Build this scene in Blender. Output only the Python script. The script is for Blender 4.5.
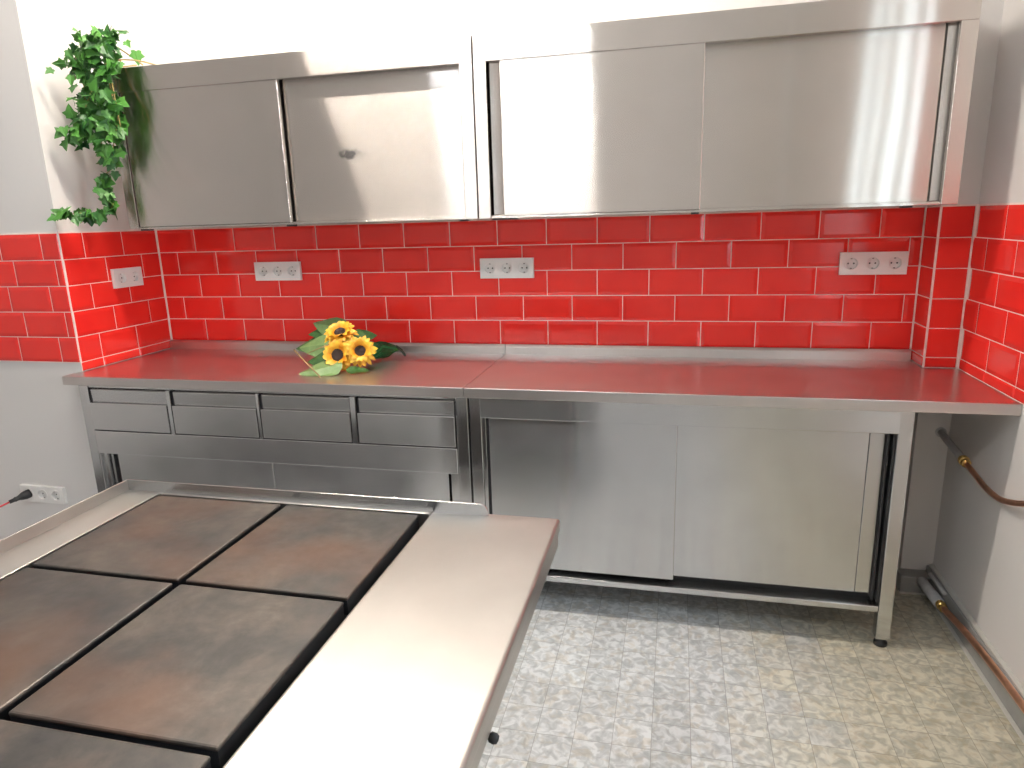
import bpy, bmesh, math, random
from mathutils import Vector, Matrix
for _o in list(bpy.data.objects): bpy.data.objects.remove(_o)
SC = bpy.context.scene
COL = SC.collection
PI = math.pi

# ---------------------------------------------------------------- camera
cam_d = bpy.data.cameras.new('camera')
cam_d.sensor_width = 36.0
cam_d.lens = 682.06 / 1024 * 36.0
cam_d.clip_start = 0.02
cam = bpy.data.objects.new('camera', cam_d); COL.objects.link(cam)
_r = Vector((0.97268, 0.23027, -0.02938)); _u = Vector((-0.02626, 0.23491, 0.97166)); _f = Vector((-0.23065, 0.94435, -0.23454))
M4 = Matrix((( _r.x, _u.x, -_f.x, 2.3200), (_r.y, _u.y, -_f.y, -2.7319), (_r.z, _u.z, -_f.z, 1.3840), (0, 0, 0, 1)))
cam.matrix_world = M4
SC.camera = cam

# ---------------------------------------------------------------- world, light, exposure
W = bpy.data.worlds.new('world'); SC.world = W; W.use_nodes = True
_bg = W.node_tree.nodes['Background']
_bg.inputs['Color'].default_value = (0.80, 0.90, 1.0, 1); _bg.inputs['Strength'].default_value = 2.2
SC.view_settings.view_transform = 'Standard'
SC.view_settings.look = 'None'
SC.view_settings.gamma = 1.0
SC.view_settings.use_curve_mapping = False
SC.view_settings.exposure = 0.24
SC.cycles.use_denoising = True
SC.cycles.max_bounces = 10
SC.cycles.diffuse_bounces = 5
SC.cycles.glossy_bounces = 6
SC.cycles.sample_clamp_indirect = 6.0
SC.cycles.caustics_reflective = True
SC.cycles.blur_glossy = 0.8
SC.cycles.caustics_refractive = False

LAMP_POS = (1.20, -0.85, 2.86)          # fluorescent strip light under the ceiling, parallel to the back wall
LAMP_LEN = 1.40
TUBE_STRENGTH = 250.0
LAMP2_POS = (1.10, -3.05, 2.86)         # second strip light, in the middle of the room
TUBE2_STRENGTH = 115.0

def area(name, loc, direction, sx, sy, power, col, spread=PI):
    d = bpy.data.lights.new(name, 'AREA'); d.shape = 'RECTANGLE'; d.size = sx; d.size_y = sy
    d.energy = power; d.color = col; d.spread = spread
    o = bpy.data.objects.new(name, d); COL.objects.link(o); o.location = loc
    o.rotation_euler = Vector(direction).to_track_quat('-Z', 'Z').to_euler()
    return o
WIN_R = (-2.50, -1.28, 0.95, 2.40)      # window in the right wall: y0, y1, z0, z1
ROOM = (-1.90, 3.27, -5.2, 0.0, 3.0)
area('daylight_right', (3.44, (WIN_R[0]+WIN_R[1])/2, (WIN_R[2]+WIN_R[3])/2), (-1, 0, 0), 1.05, 1.4, 30, (0.74, 0.90, 1.0))

# ---------------------------------------------------------------- materials
def nm(name):
    m = bpy.data.materials.new(name); m.use_nodes = True
    nt = m.node_tree; b = nt.nodes['Principled BSDF']
    return m, nt, b
def N(nt, t, **kw):
    n = nt.nodes.new(t)
    for k, v in kw.items():
        if hasattr(n, k): setattr(n, k, v)
        else: n.inputs[k].default_value = v
    return n
def L(nt, a, b): nt.links.new(a, b)
def ramp(nt, fac, stops):
    n = nt.nodes.new('ShaderNodeValToRGB')
    e = n.color_ramp.elements
    while len(e) < len(stops): e.new(0.5)
    for el, (p, c) in zip(e, stops): el.position = p; el.color = (c[0], c[1], c[2], 1)
    L(nt, fac, n.inputs['Fac']); return n.outputs['Color']
def plain(name, col, rough=0.5, metal=0.0, noise=0.0, scale=20, bump=0.0, spec=0.5, coat=0.0):
    m, nt, b = nm(name)
    b.inputs['Base Color'].default_value = (*col, 1); b.inputs['Roughness'].default_value = rough
    b.inputs['Metallic'].default_value = metal; b.inputs['Specular IOR Level'].default_value = spec
    b.inputs['Coat Weight'].default_value = coat
    if noise or bump:
        tc = N(nt, 'ShaderNodeTexCoord'); nz = N(nt, 'ShaderNodeTexNoise'); nz.inputs['Scale'].default_value = scale
        nz.inputs['Detail'].default_value = 4
        L(nt, tc.outputs['Object'], nz.inputs['Vector'])
        if noise:
            c = ramp(nt, nz.outputs['Fac'], [(0.3, [x*(1-noise) for x in col]), (0.7, [min(1, x*(1+noise)) for x in col])])
            L(nt, c, b.inputs['Base Color'])
        if bump:
            bp = N(nt, 'ShaderNodeBump'); bp.inputs['Strength'].default_value = bump; bp.inputs['Distance'].default_value = 0.002
            L(nt, nz.outputs['Fac'], bp.inputs['Height']); L(nt, bp.outputs['Normal'], b.inputs['Normal'])
    return m
def steel(name, col=(0.71, 0.67, 0.635), rough=0.29, aniso=1.0, warp=0.25, marks=None, wear=0.05, streak=None):
    """Brushed stainless sheet. The UV map gives the brushing direction (U)."""
    m, nt, b = nm(name)
    b.inputs['Metallic'].default_value = 1.0
    b.inputs['Base Color'].default_value = (*col, 1)
    b.inputs['Anisotropic'].default_value = aniso
    b.inputs['Anisotropic Rotation'].default_value = 0.25
    tg = N(nt, 'ShaderNodeTangent'); tg.direction_type = 'UV_MAP'; tg.uv_map = 'UVMap'
    L(nt, tg.outputs['Tangent'], b.inputs['Tangent'])
    uv = N(nt, 'ShaderNodeUVMap'); uv.uv_map = 'UVMap'
    mp = N(nt, 'ShaderNodeMapping'); mp.inputs['Scale'].default_value = (6.0, 900.0, 1.0)
    L(nt, uv.outputs['UV'], mp.inputs['Vector'])
    n1 = N(nt, 'ShaderNodeTexNoise'); n1.inputs['Scale'].default_value = 1.0; n1.inputs['Detail'].default_value = 3
    L(nt, mp.outputs['Vector'], n1.inputs['Vector'])
    n2 = N(nt, 'ShaderNodeTexNoise'); n2.inputs['Scale'].default_value = 7.0; n2.inputs['Detail'].default_value = 5
    L(nt, uv.outputs['UV'], n2.inputs['Vector'])
    r = N(nt, 'ShaderNodeMapRange'); r.inputs['From Min'].default_value = 0.3; r.inputs['From Max'].default_value = 0.7
    r.inputs['To Min'].default_value = rough - 0.02; r.inputs['To Max'].default_value = rough + 0.02
    mx = N(nt, 'ShaderNodeMath'); mx.operation = 'ADD'; L(nt, n1.outputs['Fac'], mx.inputs[0]); L(nt, n2.outputs['Fac'], mx.inputs[1])
    hf = N(nt, 'ShaderNodeMath'); hf.operation = 'MULTIPLY'; hf.inputs[1].default_value = 0.5; L(nt, mx.outputs[0], hf.inputs[0])
    L(nt, hf.outputs[0], r.inputs['Value']); L(nt, r.outputs['Result'], b.inputs['Roughness'])
    c = ramp(nt, n2.outputs['Fac'], [(0.25, [x*(1-wear) for x in col]), (0.75, [x*(1+wear) for x in col])])
    if marks:
        # a small rubbed smudge at a spot on the sheet
        tc = N(nt, 'ShaderNodeTexCoord')
        sub = N(nt, 'ShaderNodeVectorMath'); sub.operation = 'SUBTRACT'; sub.inputs[1].default_value = marks
        L(nt, tc.outputs['Object'], sub.inputs[0])
        rt = N(nt, 'ShaderNodeMapping'); rt.vector_type = 'POINT'
        rt.inputs['Rotation'].default_value = (0, 0.65, 0); rt.inputs['Scale'].default_value = (17, 0, 42)
        L(nt, sub.outputs[0], rt.inputs['Vector'])
        ns = N(nt, 'ShaderNodeTexNoise'); ns.inputs['Scale'].default_value = 60; L(nt, tc.outputs['Object'], ns.inputs['Vector'])
        ln = N(nt, 'ShaderNodeVectorMath'); ln.operation = 'LENGTH'; L(nt, rt.outputs['Vector'], ln.inputs[0])
        ad = N(nt, 'ShaderNodeMath'); ad.operation = 'MULTIPLY_ADD'; L(nt, ns.outputs['Fac'], ad.inputs[0]); ad.inputs[1].default_value = 1.6; L(nt, ln.outputs['Value'], ad.inputs[2])
        f = ramp(nt, ad.outputs[0], [(0.0, (0.6,)*3), (0.0, (0.6,)*3), (1.0, (0, 0, 0))])
        rr = N(nt, 'ShaderNodeMapRange'); rr.inputs['From Min'].default_value = 1.1; rr.inputs['From Max'].default_value = 1.8; rr.inputs['To Min'].default_value = 0.9; rr.inputs['To Max'].default_value = 0
        L(nt, ad.outputs[0], rr.inputs['Value'])
        mixc = N(nt, 'ShaderNodeMix'); mixc.data_type = 'RGBA'
        L(nt, rr.outputs['Result'], mixc.inputs['Factor']); L(nt, c, mixc.inputs['A']); mixc.inputs['B'].default_value = (0.16, 0.16, 0.165, 1)
        c = mixc.outputs['Result']
    L(nt, c, b.inputs['Base Color'])
    b1 = N(nt, 'ShaderNodeBump'); b1.inputs['Strength'].default_value = 0.0; b1.inputs['Distance'].default_value = 0.0002
    L(nt, n1.outputs['Fac'], b1.inputs['Height'])
    if warp:
        nw = N(nt, 'ShaderNodeTexNoise'); nw.inputs['Scale'].default_value = 2.3; nw.inputs['Detail'].default_value = 0
        L(nt, uv.outputs['UV'], nw.inputs['Vector'])
        b2 = N(nt, 'ShaderNodeBump'); b2.inputs['Strength'].default_value = warp; b2.inputs['Distance'].default_value = 0.012
        L(nt, nw.outputs['Fac'], b2.inputs['Height']); L(nt, b2.outputs['Normal'], b1.inputs['Normal'])
    L(nt, b1.outputs['Normal'], b.inputs['Normal'])
    if streak:
        # long-grain brushing: a strongly anisotropic metal lobe
        g = N(nt, 'ShaderNodeBsdfAnisotropic'); g.distribution = 'GGX'
        g.inputs['Anisotropy'].default_value = streak; g.inputs['Rotation'].default_value = 0.0
        L(nt, r.outputs['Result'], g.inputs['Roughness']); L(nt, c, g.inputs['Color']); L(nt, b1.outputs['Normal'], g.inputs['Normal']); L(nt, tg.outputs['Tangent'], g.inputs['Tangent'])
        L(nt, g.outputs['BSDF'], nt.nodes['Material Output'].inputs['Surface'])
    return m

MAT = {}
MAT['plaster'] = plain('white_wall_paint', (0.70, 0.675, 0.66), 0.75, bump=0.12, scale=60)
MAT['ceiling'] = plain('ceiling_paint', (0.84, 0.83, 0.81), 0.85)
MAT['grout'] = plain('grout', (0.86, 0.69, 0.64), 0.8, noise=0.06, scale=30)
MAT['steel'] = steel('brushed_steel', rough=.225, streak=.84)
MAT['steel_base'] = steel('brushed_steel_base_units', (0.64, 0.645, 0.65), rough=0.18, streak=.70)
MAT['steel_door'] = steel('brushed_steel_door', rough=.225, streak=.84, warp=0.35)
MAT['steel_mark'] = steel('brushed_steel_smudged', rough=.225, streak=.84, warp=0.35, marks=(1.168, -0.345, 1.628))
MAT['steel_top'] = steel('worktop_steel', (0.60, 0.565, 0.545), 0.36, 0.4, warp=0.12)
_b = MAT['steel_top'].node_tree.nodes['Principled BSDF']; _b.inputs['Coat Weight'].default_value = 0.5; _b.inputs['Coat Roughness'].default_value = 0.09
MAT['steel_stove'] = steel('stove_top_steel', (0.53, 0.51, 0.485), 0.34, 0.3, warp=0.15, wear=0.08)
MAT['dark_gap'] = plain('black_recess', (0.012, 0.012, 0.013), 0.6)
MAT['rim'] = plain('black_cast_rim', (0.012, 0.013, 0.016), 0.45)
MAT['enamel'] = plain('dark_grey_enamel', (0.045, 0.042, 0.040), 0.35)
MAT['rubber'] = plain('black_rubber', (0.02, 0.02, 0.022), 0.5)
MAT['plastic_white'] = plain('white_plastic', (0.80, 0.78, 0.76), 0.35)
MAT['contact'] = plain('dark_contact_hole', (0.03, 0.03, 0.03), 0.6)
MAT['clip'] = plain('earth_clip_metal', (0.25, 0.24, 0.23), 0.35, 1.0)
MAT['copper'] = plain('copper', (0.78, 0.42, 0.28), 0.38, 1.0, noise=0.15, scale=25)
MAT['brass'] = plain('brass', (0.70, 0.47, 0.16), 0.3, 1.0)
MAT['grey_pipe'] = plain('grey_painted_pipe', (0.50, 0.50, 0.51), 0.5, noise=0.1, scale=40)
MAT['baseboard'] = plain('grey_baseboard', (0.30, 0.30, 0.29), 0.5, noise=0.12, scale=14)
MAT['caulk'] = plain('pale_sealing_strip', (0.55, 0.54, 0.50), 0.6)
MAT['cable'] = plain('red_cable', (0.62, 0.04, 0.05), 0.4)
MAT['window_frame'] = plain('window_frame_paint', (0.82, 0.82, 0.80), 0.4)
MAT['stem'] = plain('stem_green', (0.05, 0.20, 0.03), 0.5, noise=0.2, scale=60)
MAT['vine'] = plain('vine_brown', (0.32, 0.23, 0.08), 0.6, noise=0.3, scale=60)
MAT['twig'] = plain('twig_brown', (0.30, 0.20, 0.09), 0.6, noise=0.3, scale=90)
MAT['wrap'] = plain('green_wrap', (0.015, 0.15, 0.045), 0.35, noise=0.5, scale=26, bump=0.5)
MAT['stem_dark'] = plain('dark_cut_stem', (0.03, 0.04, 0.025), 0.6)
MAT['lamp_body'] = plain('lamp_body_white', (0.8, 0.8, 0.8), 0.4)

def tile_mat():
    m, nt, b = nm('red_glazed_tile')
    tc = N(nt, 'ShaderNodeTexCoord'); nz = N(nt, 'ShaderNodeTexNoise'); nz.inputs['Scale'].default_value = 5; nz.inputs['Detail'].default_value = 2
    L(nt, tc.outputs['Object'], nz.inputs['Vector'])
    c = ramp(nt, nz.outputs['Fac'], [(0.3, (0.76, 0.024, 0.020)), (0.7, (0.84, 0.034, 0.024))])
    L(nt, c, b.inputs['Base Color'])
    b.inputs['Roughness'].default_value = 0.10; b.inputs['Specular IOR Level'].default_value = 0.5
    n2 = N(nt, 'ShaderNodeTexNoise'); n2.inputs['Scale'].default_value = 16; n2.inputs['Detail'].default_value = 1
    L(nt, tc.outputs['Object'], n2.inputs['Vector'])
    bp = N(nt, 'ShaderNodeBump'); bp.inputs['Strength'].default_value = 0.12; bp.inputs['Distance'].default_value = 0.004
    L(nt, n2.outputs['Fac'], bp.inputs['Height']); L(nt, bp.outputs['Normal'], b.inputs['Normal'])
    return m
MAT['tile'] = tile_mat()

def floor_mat():
    m, nt, b = nm('marbled_floor_tiles')
    tc = N(nt, 'ShaderNodeTexCoord')
    S = 0.104; ox, oy = 2.910, -0.848
    mp = N(nt, 'ShaderNodeMapping'); mp.inputs['Location'].default_value = (-ox/S, -oy/S, 0); mp.inputs['Scale'].default_value = (1/S, 1/S, 1/S)
    L(nt, tc.outputs['Object'], mp.inputs['Vector'])
    sep = N(nt, 'ShaderNodeSeparateXYZ'); L(nt, mp.outputs['Vector'], sep.inputs[0])
    fl = N(nt, 'ShaderNodeVectorMath'); fl.operation = 'FLOOR'; L(nt, mp.outputs['Vector'], fl.inputs[0])
    wn = N(nt, 'ShaderNodeTexWhiteNoise'); wn.noise_dimensions = '2D'; L(nt, fl.outputs[0], wn.inputs['Vector'])
    # marbling, shifted per tile so that veins break at the joints
    sc = N(nt, 'ShaderNodeVectorMath'); sc.operation = 'MULTIPLY_ADD'; L(nt, wn.outputs['Color'], sc.inputs[0]); sc.inputs[1].default_value = (7, 7, 0); L(nt, tc.outputs['Object'], sc.inputs[2])
    nz = N(nt, 'ShaderNodeTexNoise'); nz.inputs['Scale'].default_value = 36; nz.inputs['Detail'].default_value = 2.5; nz.inputs['Roughness'].default_value = 0.5; nz.inputs['Distortion'].default_value = 0.9
    L(nt, sc.outputs[0], nz.inputs['Vector'])
    col = ramp(nt, nz.outputs['Fac'], [(0.30, (0.38, 0.40, 0.415)), (0.44, (0.47, 0.49, 0.50)), (0.53, (0.56, 0.58, 0.59)), (0.62, (0.66, 0.68, 0.69))])
    # yellow-brown patches
    nb = N(nt, 'ShaderNodeTexNoise'); nb.inputs['Scale'].default_value = 20; nb.inputs['Detail'].default_value = 3; nb.inputs['Distortion'].default_value = 1.5
    of = N(nt, 'ShaderNodeVectorMath'); of.operation = 'ADD'; of.inputs[1].default_value = (4, 9, 2); L(nt, sc.outputs[0], of.inputs[0]); L(nt, of.outputs[0], nb.inputs['Vector'])
    bf = N(nt, 'ShaderNodeMapRange'); bf.inputs['From Min'].default_value = 0.50; bf.inputs['From Max'].default_value = 0.66; bf.inputs['To Max'].default_value = 0.28; L(nt, nb.outputs['Fac'], bf.inputs['Value'])
    mx = N(nt, 'ShaderNodeMix'); mx.data_type = 'RGBA'; L(nt, bf.outputs['Result'], mx.inputs['Factor']); L(nt, col, mx.inputs['A']); mx.inputs['B'].default_value = (0.46, 0.36, 0.22, 1)
    # tiles tinted yellower towards the right wall
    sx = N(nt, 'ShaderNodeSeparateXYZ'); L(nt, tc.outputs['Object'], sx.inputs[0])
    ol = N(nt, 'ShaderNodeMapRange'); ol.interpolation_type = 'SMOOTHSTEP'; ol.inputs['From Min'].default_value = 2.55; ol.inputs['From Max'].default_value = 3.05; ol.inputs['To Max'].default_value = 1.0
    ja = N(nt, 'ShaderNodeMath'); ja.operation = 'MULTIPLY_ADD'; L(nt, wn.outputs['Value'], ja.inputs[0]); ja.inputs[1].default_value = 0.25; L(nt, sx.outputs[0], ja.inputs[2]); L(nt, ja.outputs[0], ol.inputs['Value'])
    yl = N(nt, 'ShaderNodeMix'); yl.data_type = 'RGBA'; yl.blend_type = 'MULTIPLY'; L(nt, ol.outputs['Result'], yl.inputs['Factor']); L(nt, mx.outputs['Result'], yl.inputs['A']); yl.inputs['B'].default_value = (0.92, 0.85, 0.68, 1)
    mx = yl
    # per tile tone
    tone = N(nt, 'ShaderNodeMapRange'); tone.inputs['To Min'].default_value = 0.90; tone.inputs['To Max'].default_value = 1.08; L(nt, wn.outputs['Value'], tone.inputs['Value'])
    ml = N(nt, 'ShaderNodeMix'); ml.data_type = 'RGBA'; ml.blend_type = 'MULTIPLY'; ml.inputs['Factor'].default_value = 1; L(nt, mx.outputs['Result'], ml.inputs['A'])
    cb = N(nt, 'ShaderNodeCombineXYZ'); [L(nt, tone.outputs['Result'], cb.inputs[i]) for i in range(3)]; L(nt, cb.outputs[0], ml.inputs['B'])
    # joints
    def edge(o):
        fr = N(nt, 'ShaderNodeMath'); fr.operation = 'FRACT'; L(nt, o, fr.inputs[0])
        s = N(nt, 'ShaderNodeMath'); s.operation = 'SUBTRACT'; L(nt, fr.outputs[0], s.inputs[0]); s.inputs[1].default_value = 0.5
        a = N(nt, 'ShaderNodeMath'); a.operation = 'ABSOLUTE'; L(nt, s.outputs[0], a.inputs[0]); return a.outputs[0]
    mm = N(nt, 'ShaderNodeMath'); mm.operation = 'MAXIMUM'; L(nt, edge(sep.outputs[0]), mm.inputs[0]); L(nt, edge(sep.outputs[1]), mm.inputs[1])
    jn = N(nt, 'ShaderNodeMapRange'); jn.inputs['From Min'].default_value = 0.488; jn.inputs['From Max'].default_value = 0.496; jn.inputs['To Max'].default_value = 0.5; L(nt, mm.outputs[0], jn.inputs['Value'])
    mj = N(nt, 'ShaderNodeMix'); mj.data_type = 'RGBA'; L(nt, jn.outputs['Result'], mj.inputs['Factor']); L(nt, ml.outputs['Result'], mj.inputs['A']); mj.inputs['B'].default_value = (0.07, 0.065, 0.05, 1)
    L(nt, mj.outputs['Result'], b.inputs['Base Color'])
    b.inputs['Roughness'].default_value = 0.30
    bp = N(nt, 'ShaderNodeBump'); bp.inputs['Strength'].default_value = 0.3; bp.inputs['Distance'].default_value = 0.001; bp.invert = True
    L(nt, jn.outputs['Result'], bp.inputs['Height']); L(nt, bp.outputs['Normal'], b.inputs['Normal'])
    return m
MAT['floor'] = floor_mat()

def iron_mat():
    m, nt, b = nm('used_cast_iron')
    tc = N(nt, 'ShaderNodeTexCoord')
    oi = N(nt, 'ShaderNodeObjectInfo')
    off = N(nt, 'ShaderNodeVectorMath'); off.operation = 'ADD'; L(nt, tc.outputs['Object'], off.inputs[0])
    cb = N(nt, 'ShaderNodeCombineXYZ'); mu = N(nt, 'ShaderNodeMath'); mu.operation = 'MULTIPLY'; mu.inputs[1].default_value = 13
    L(nt, oi.outputs['Random'], mu.inputs[0]); L(nt, mu.outputs[0], cb.inputs[0]); L(nt, mu.outputs[0], cb.inputs[1]); L(nt, cb.outputs[0], off.inputs[1])
    n1 = N(nt, 'ShaderNodeTexNoise'); n1.inputs['Scale'].default_value = 8; n1.inputs['Detail'].default_value = 9; n1.inputs['Roughness'].default_value = 0.68; n1.inputs['Distortion'].default_value = 0.25
    L(nt, off.outputs[0], n1.inputs['Vector'])
    c = ramp(nt, n1.outputs['Fac'], [(0.30, (0.020, 0.019, 0.020)), (0.45, (0.038, 0.034, 0.031)), (0.58, (0.068, 0.056, 0.047)), (0.72, (0.115, 0.093, 0.075))])
    n2 = N(nt, 'ShaderNodeTexNoise'); n2.inputs['Scale'].default_value = 4; n2.inputs['Detail'].default_value = 4
    o2 = N(nt, 'ShaderNodeVectorMath'); o2.operation = 'ADD'; o2.inputs[1].default_value = (3, 1, 7); L(nt, off.outputs[0], o2.inputs[0]); L(nt, o2.outputs[0], n2.inputs['Vector'])
    rf = N(nt, 'ShaderNodeMapRange'); rf.inputs['From Min'].default_value = 0.50; rf.inputs['From Max'].default_value = 0.70; rf.inputs['To Max'].default_value = 0.55; L(nt, n2.outputs['Fac'], rf.inputs['Value'])
    mx = N(nt, 'ShaderNodeMix'); mx.data_type = 'RGBA'; L(nt, rf.outputs['Result'], mx.inputs['Factor']); L(nt, c, mx.inputs['A']); mx.inputs['B'].default_value = (0.12, 0.055, 0.030, 1)
    L(nt, mx.outputs['Result'], b.inputs['Base Color'])
    b.inputs['Metallic'].default_value = 0.35
    n3 = N(nt, 'ShaderNodeTexNoise'); n3.inputs['Scale'].default_value = 40; n3.inputs['Detail'].default_value = 6; L(nt, off.outputs[0], n3.inputs['Vector'])
    rr = N(nt, 'ShaderNodeMapRange'); rr.inputs['To Min'].default_value = 0.34; rr.inputs['To Max'].default_value = 0.62; L(nt, n3.outputs['Fac'], rr.inputs['Value']); L(nt, rr.outputs['Result'], b.inputs['Roughness'])
    bp = N(nt, 'ShaderNodeBump'); bp.inputs['Strength'].default_value = 0.15; bp.inputs['Distance'].default_value = 0.001
    L(nt, n3.outputs['Fac'], bp.inputs['Height']); L(nt, bp.outputs['Normal'], b.inputs['Normal'])
    return m
MAT['iron'] = iron_mat()

def leaf_mat(name, dark, light, rough=0.45):
    m, nt, b = nm(name)
    at = N(nt, 'ShaderNodeAttribute'); at.attribute_name = 'tint'
    nz = N(nt, 'ShaderNodeTexNoise'); nz.inputs['Scale'].default_value = 60; nz.inputs['Detail'].default_value = 3
    tc = N(nt, 'ShaderNodeTexCoord'); L(nt, tc.outputs['Object'], nz.inputs['Vector'])
    ad = N(nt, 'ShaderNodeMath'); ad.operation = 'MULTIPLY_ADD'; L(nt, nz.outputs['Fac'], ad.inputs[0]); ad.inputs[1].default_value = 0.5; L(nt, at.outputs['Fac'], ad.inputs[2])
    c = ramp(nt, ad.outputs[0], [(0.2, dark), (1.1, light)])
    L(nt, c, b.inputs['Base Color']); b.inputs['Roughness'].default_value = rough
    return m
MAT['ivy'] = leaf_mat('ivy_leaf', (0.006, 0.055, 0.010), (0.075, 0.24, 0.035))
MAT['bigleaf'] = leaf_mat('sunflower_leaf', (0.012, 0.075, 0.012), (0.20, 0.31, 0.12))
MAT['wrapleaf'] = leaf_mat('dark_green_wrap', (0.004, 0.055, 0.02), (0.03, 0.26, 0.08), .3)
MAT['petal'] = leaf_mat('yellow_petal', (0.72, 0.22, 0.005), (0.93, 0.62, 0.05))
MAT['seed'] = plain('seed_disc', (0.016, 0.005, 0.003), 0.8, noise=0.6, scale=180, bump=0.8)

def tube_mat(name, strength, col=(1.0, 0.91, 0.80)):
    m, nt, b = nm(name)
    b.inputs['Base Color'].default_value = (1, 1, 1, 1)
    b.inputs['Emission Color'].default_value = (*col, 1); b.inputs['Emission Strength'].default_value = strength
    return m
MAT['tube'] = tube_mat('lit_fluorescent_tube', TUBE_STRENGTH)
MAT['tube2'] = tube_mat('lit_fluorescent_tube_room', TUBE2_STRENGTH, (0.88, 0.95, 1.0))
def glass_mat():
    m = bpy.data.materials.new('window_glass'); m.use_nodes = True; nt = m.node_tree; nt.nodes.clear()
    o = N(nt, 'ShaderNodeOutputMaterial'); t = N(nt, 'ShaderNodeBsdfTransparent'); g = N(nt, 'ShaderNodeBsdfGlossy'); g.inputs['Roughness'].default_value = 0.02
    x = N(nt, 'ShaderNodeMixShader'); x.inputs[0].default_value = 0.06
    L(nt, t.outputs[0], x.inputs[1]); L(nt, g.outputs[0], x.inputs[2]); L(nt, x.outputs[0], o.inputs[0]); return m
MAT['glass'] = glass_mat()

# ---------------------------------------------------------------- mesh builder
class MB:
    def __init__(s): s.bm = bmesh.new(); s.tint = None
    def box(s, x0, x1, y0, y1, z0, z1, bev=0.0, seg=2):
        t = bmesh.new(); bmesh.ops.create_cube(t, size=1)
        sx, sy, sz = x1-x0, y1-y0, z1-z0
        for v in t.verts: v.co = Vector(((v.co.x+.5)*sx+x0, (v.co.y+.5)*sy+y0, (v.co.z+.5)*sz+z0))
        if bev: bmesh.ops.bevel(t, geom=t.edges[:], offset=min(bev, .45*min(sx, sy, sz)), segments=seg, affect='EDGES', profile=.5)
        s._merge(t); return s
    def prism(s, pts, lo, hi, axis='z', bev=0.0):
        """closed outline pts (2d) extruded along an axis"""
        t = bmesh.new()
        def P(a, b, c): return {'z': (a, b, c), 'y': (a, c, b), 'x': (c, a, b)}[axis]
        A = [t.verts.new(P(a, b, lo)) for a, b in pts]; B = [t.verts.new(P(a, b, hi)) for a, b in pts]
        n = len(pts); t.faces.new(A); t.faces.new(B[::-1])
        for i in range(n): t.faces.new((A[i], B[i], B[(i+1) % n], A[(i+1) % n]))
        bmesh.ops.recalc_face_normals(t, faces=t.faces[:])
        if bev: bmesh.ops.bevel(t, geom=t.edges[:], offset=bev, segments=2, affect='EDGES', profile=.5)
        s._merge(t); return s
    def _merge(s, t):
        me = bpy.data.meshes.new('tmp'); t.to_mesh(me); t.free(); s.bm.from_mesh(me); bpy.data.meshes.remove(me)
    def tube(s, pts, rad, seg=12, cap=True):
        pts = [Vector(p) for p in pts]
        if not hasattr(rad, '__len__'): rad = [rad]*len(pts)
        rings = []; up = None
        for i, p in enumerate(pts):
            d = (pts[min(i+1, len(pts)-1)] - pts[max(i-1, 0)]).normalized()
            if up is None: up = d.orthogonal().normalized()
            up = (up - d*up.dot(d)).normalized(); w = d.cross(up)
            rings.append([s.bm.verts.new(p + (up*math.cos(2*PI*k/seg) + w*math.sin(2*PI*k/seg))*rad[i]) for k in range(seg)])
        for a, b in zip(rings, rings[1:]):
            for k in range(seg): s.bm.faces.new((a[k], a[(k+1) % seg], b[(k+1) % seg], b[k]))
        if cap: s.bm.faces.new(rings[0][::-1]); s.bm.faces.new(rings[-1])
        return s
    def lathe(s, prof, origin, axis, seg=24):
        """prof: (radius, height) pairs along axis"""
        ax = Vector(axis).normalized(); e = ax.orthogonal().normalized(); w = ax.cross(e); o = Vector(origin)
        rings = []
        for r, h in prof:
            if r < 1e-6: rings.append([s.bm.verts.new(o + ax*h)])
            else: rings.append([s.bm.verts.new(o + ax*h + (e*math.cos(2*PI*k/seg) + w*math.sin(2*PI*k/seg))*r) for k in range(seg)])
        for a, b in zip(rings, rings[1:]):
            for k in range(seg):
                k2 = (k+1) % seg
                if len(a) == 1 and len(b) == 1: continue
                if len(a) == 1: s.bm.faces.new((a[0], b[k2], b[k]))
                elif len(b) == 1: s.bm.faces.new((a[k], a[k2], b[0]))
                else: s.bm.faces.new((a[k], a[k2], b[k2], b[k]))
        return s
    def poly(s, pts, tint=None):
        f = s.bm.faces.new([s.bm.verts.new(p) for p in pts]); return f
    def build(s, name, mat, parent=None, grain='x', smooth=False, recalc=True, origin=None):
        bm = s.bm
        if recalc: bmesh.ops.recalc_face_normals(bm, faces=bm.faces[:])
        uv = bm.loops.layers.uv.new('UVMap')
        for f in bm.faces:
            n = f.normal; a = max(range(3), key=lambda i: abs(n[i]))
            for l in f.loops:
                c = l.vert.co
                if a == 2: l[uv].uv = (c.x, c.y) if grain != 'y' else (c.y, c.x)
                elif a == 1: l[uv].uv = (c.x, c.z) if grain != 'z' else (c.z, c.x)
                else: l[uv].uv = (c.y, c.z) if grain != 'z' else (c.z, c.y)
            f.smooth = smooth
        me = bpy.data.meshes.new(name)
        if origin is not None:
            o3 = Vector(origin)
            for v in bm.verts: v.co -= o3
        bm.to_mesh(me); bm.free()
        if s.tint: 
            at = me.attributes.new('tint', 'FLOAT', 'FACE')
            for i, v in enumerate(s.tint): at.data[i].value = v
        me.materials.append(MAT[mat] if isinstance(mat, str) else mat)
        o = bpy.data.objects.new(name, me); COL.objects.link(o)
        if origin is not None: o.location = origin
        if parent is not None: o.parent = parent
        return o

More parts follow.
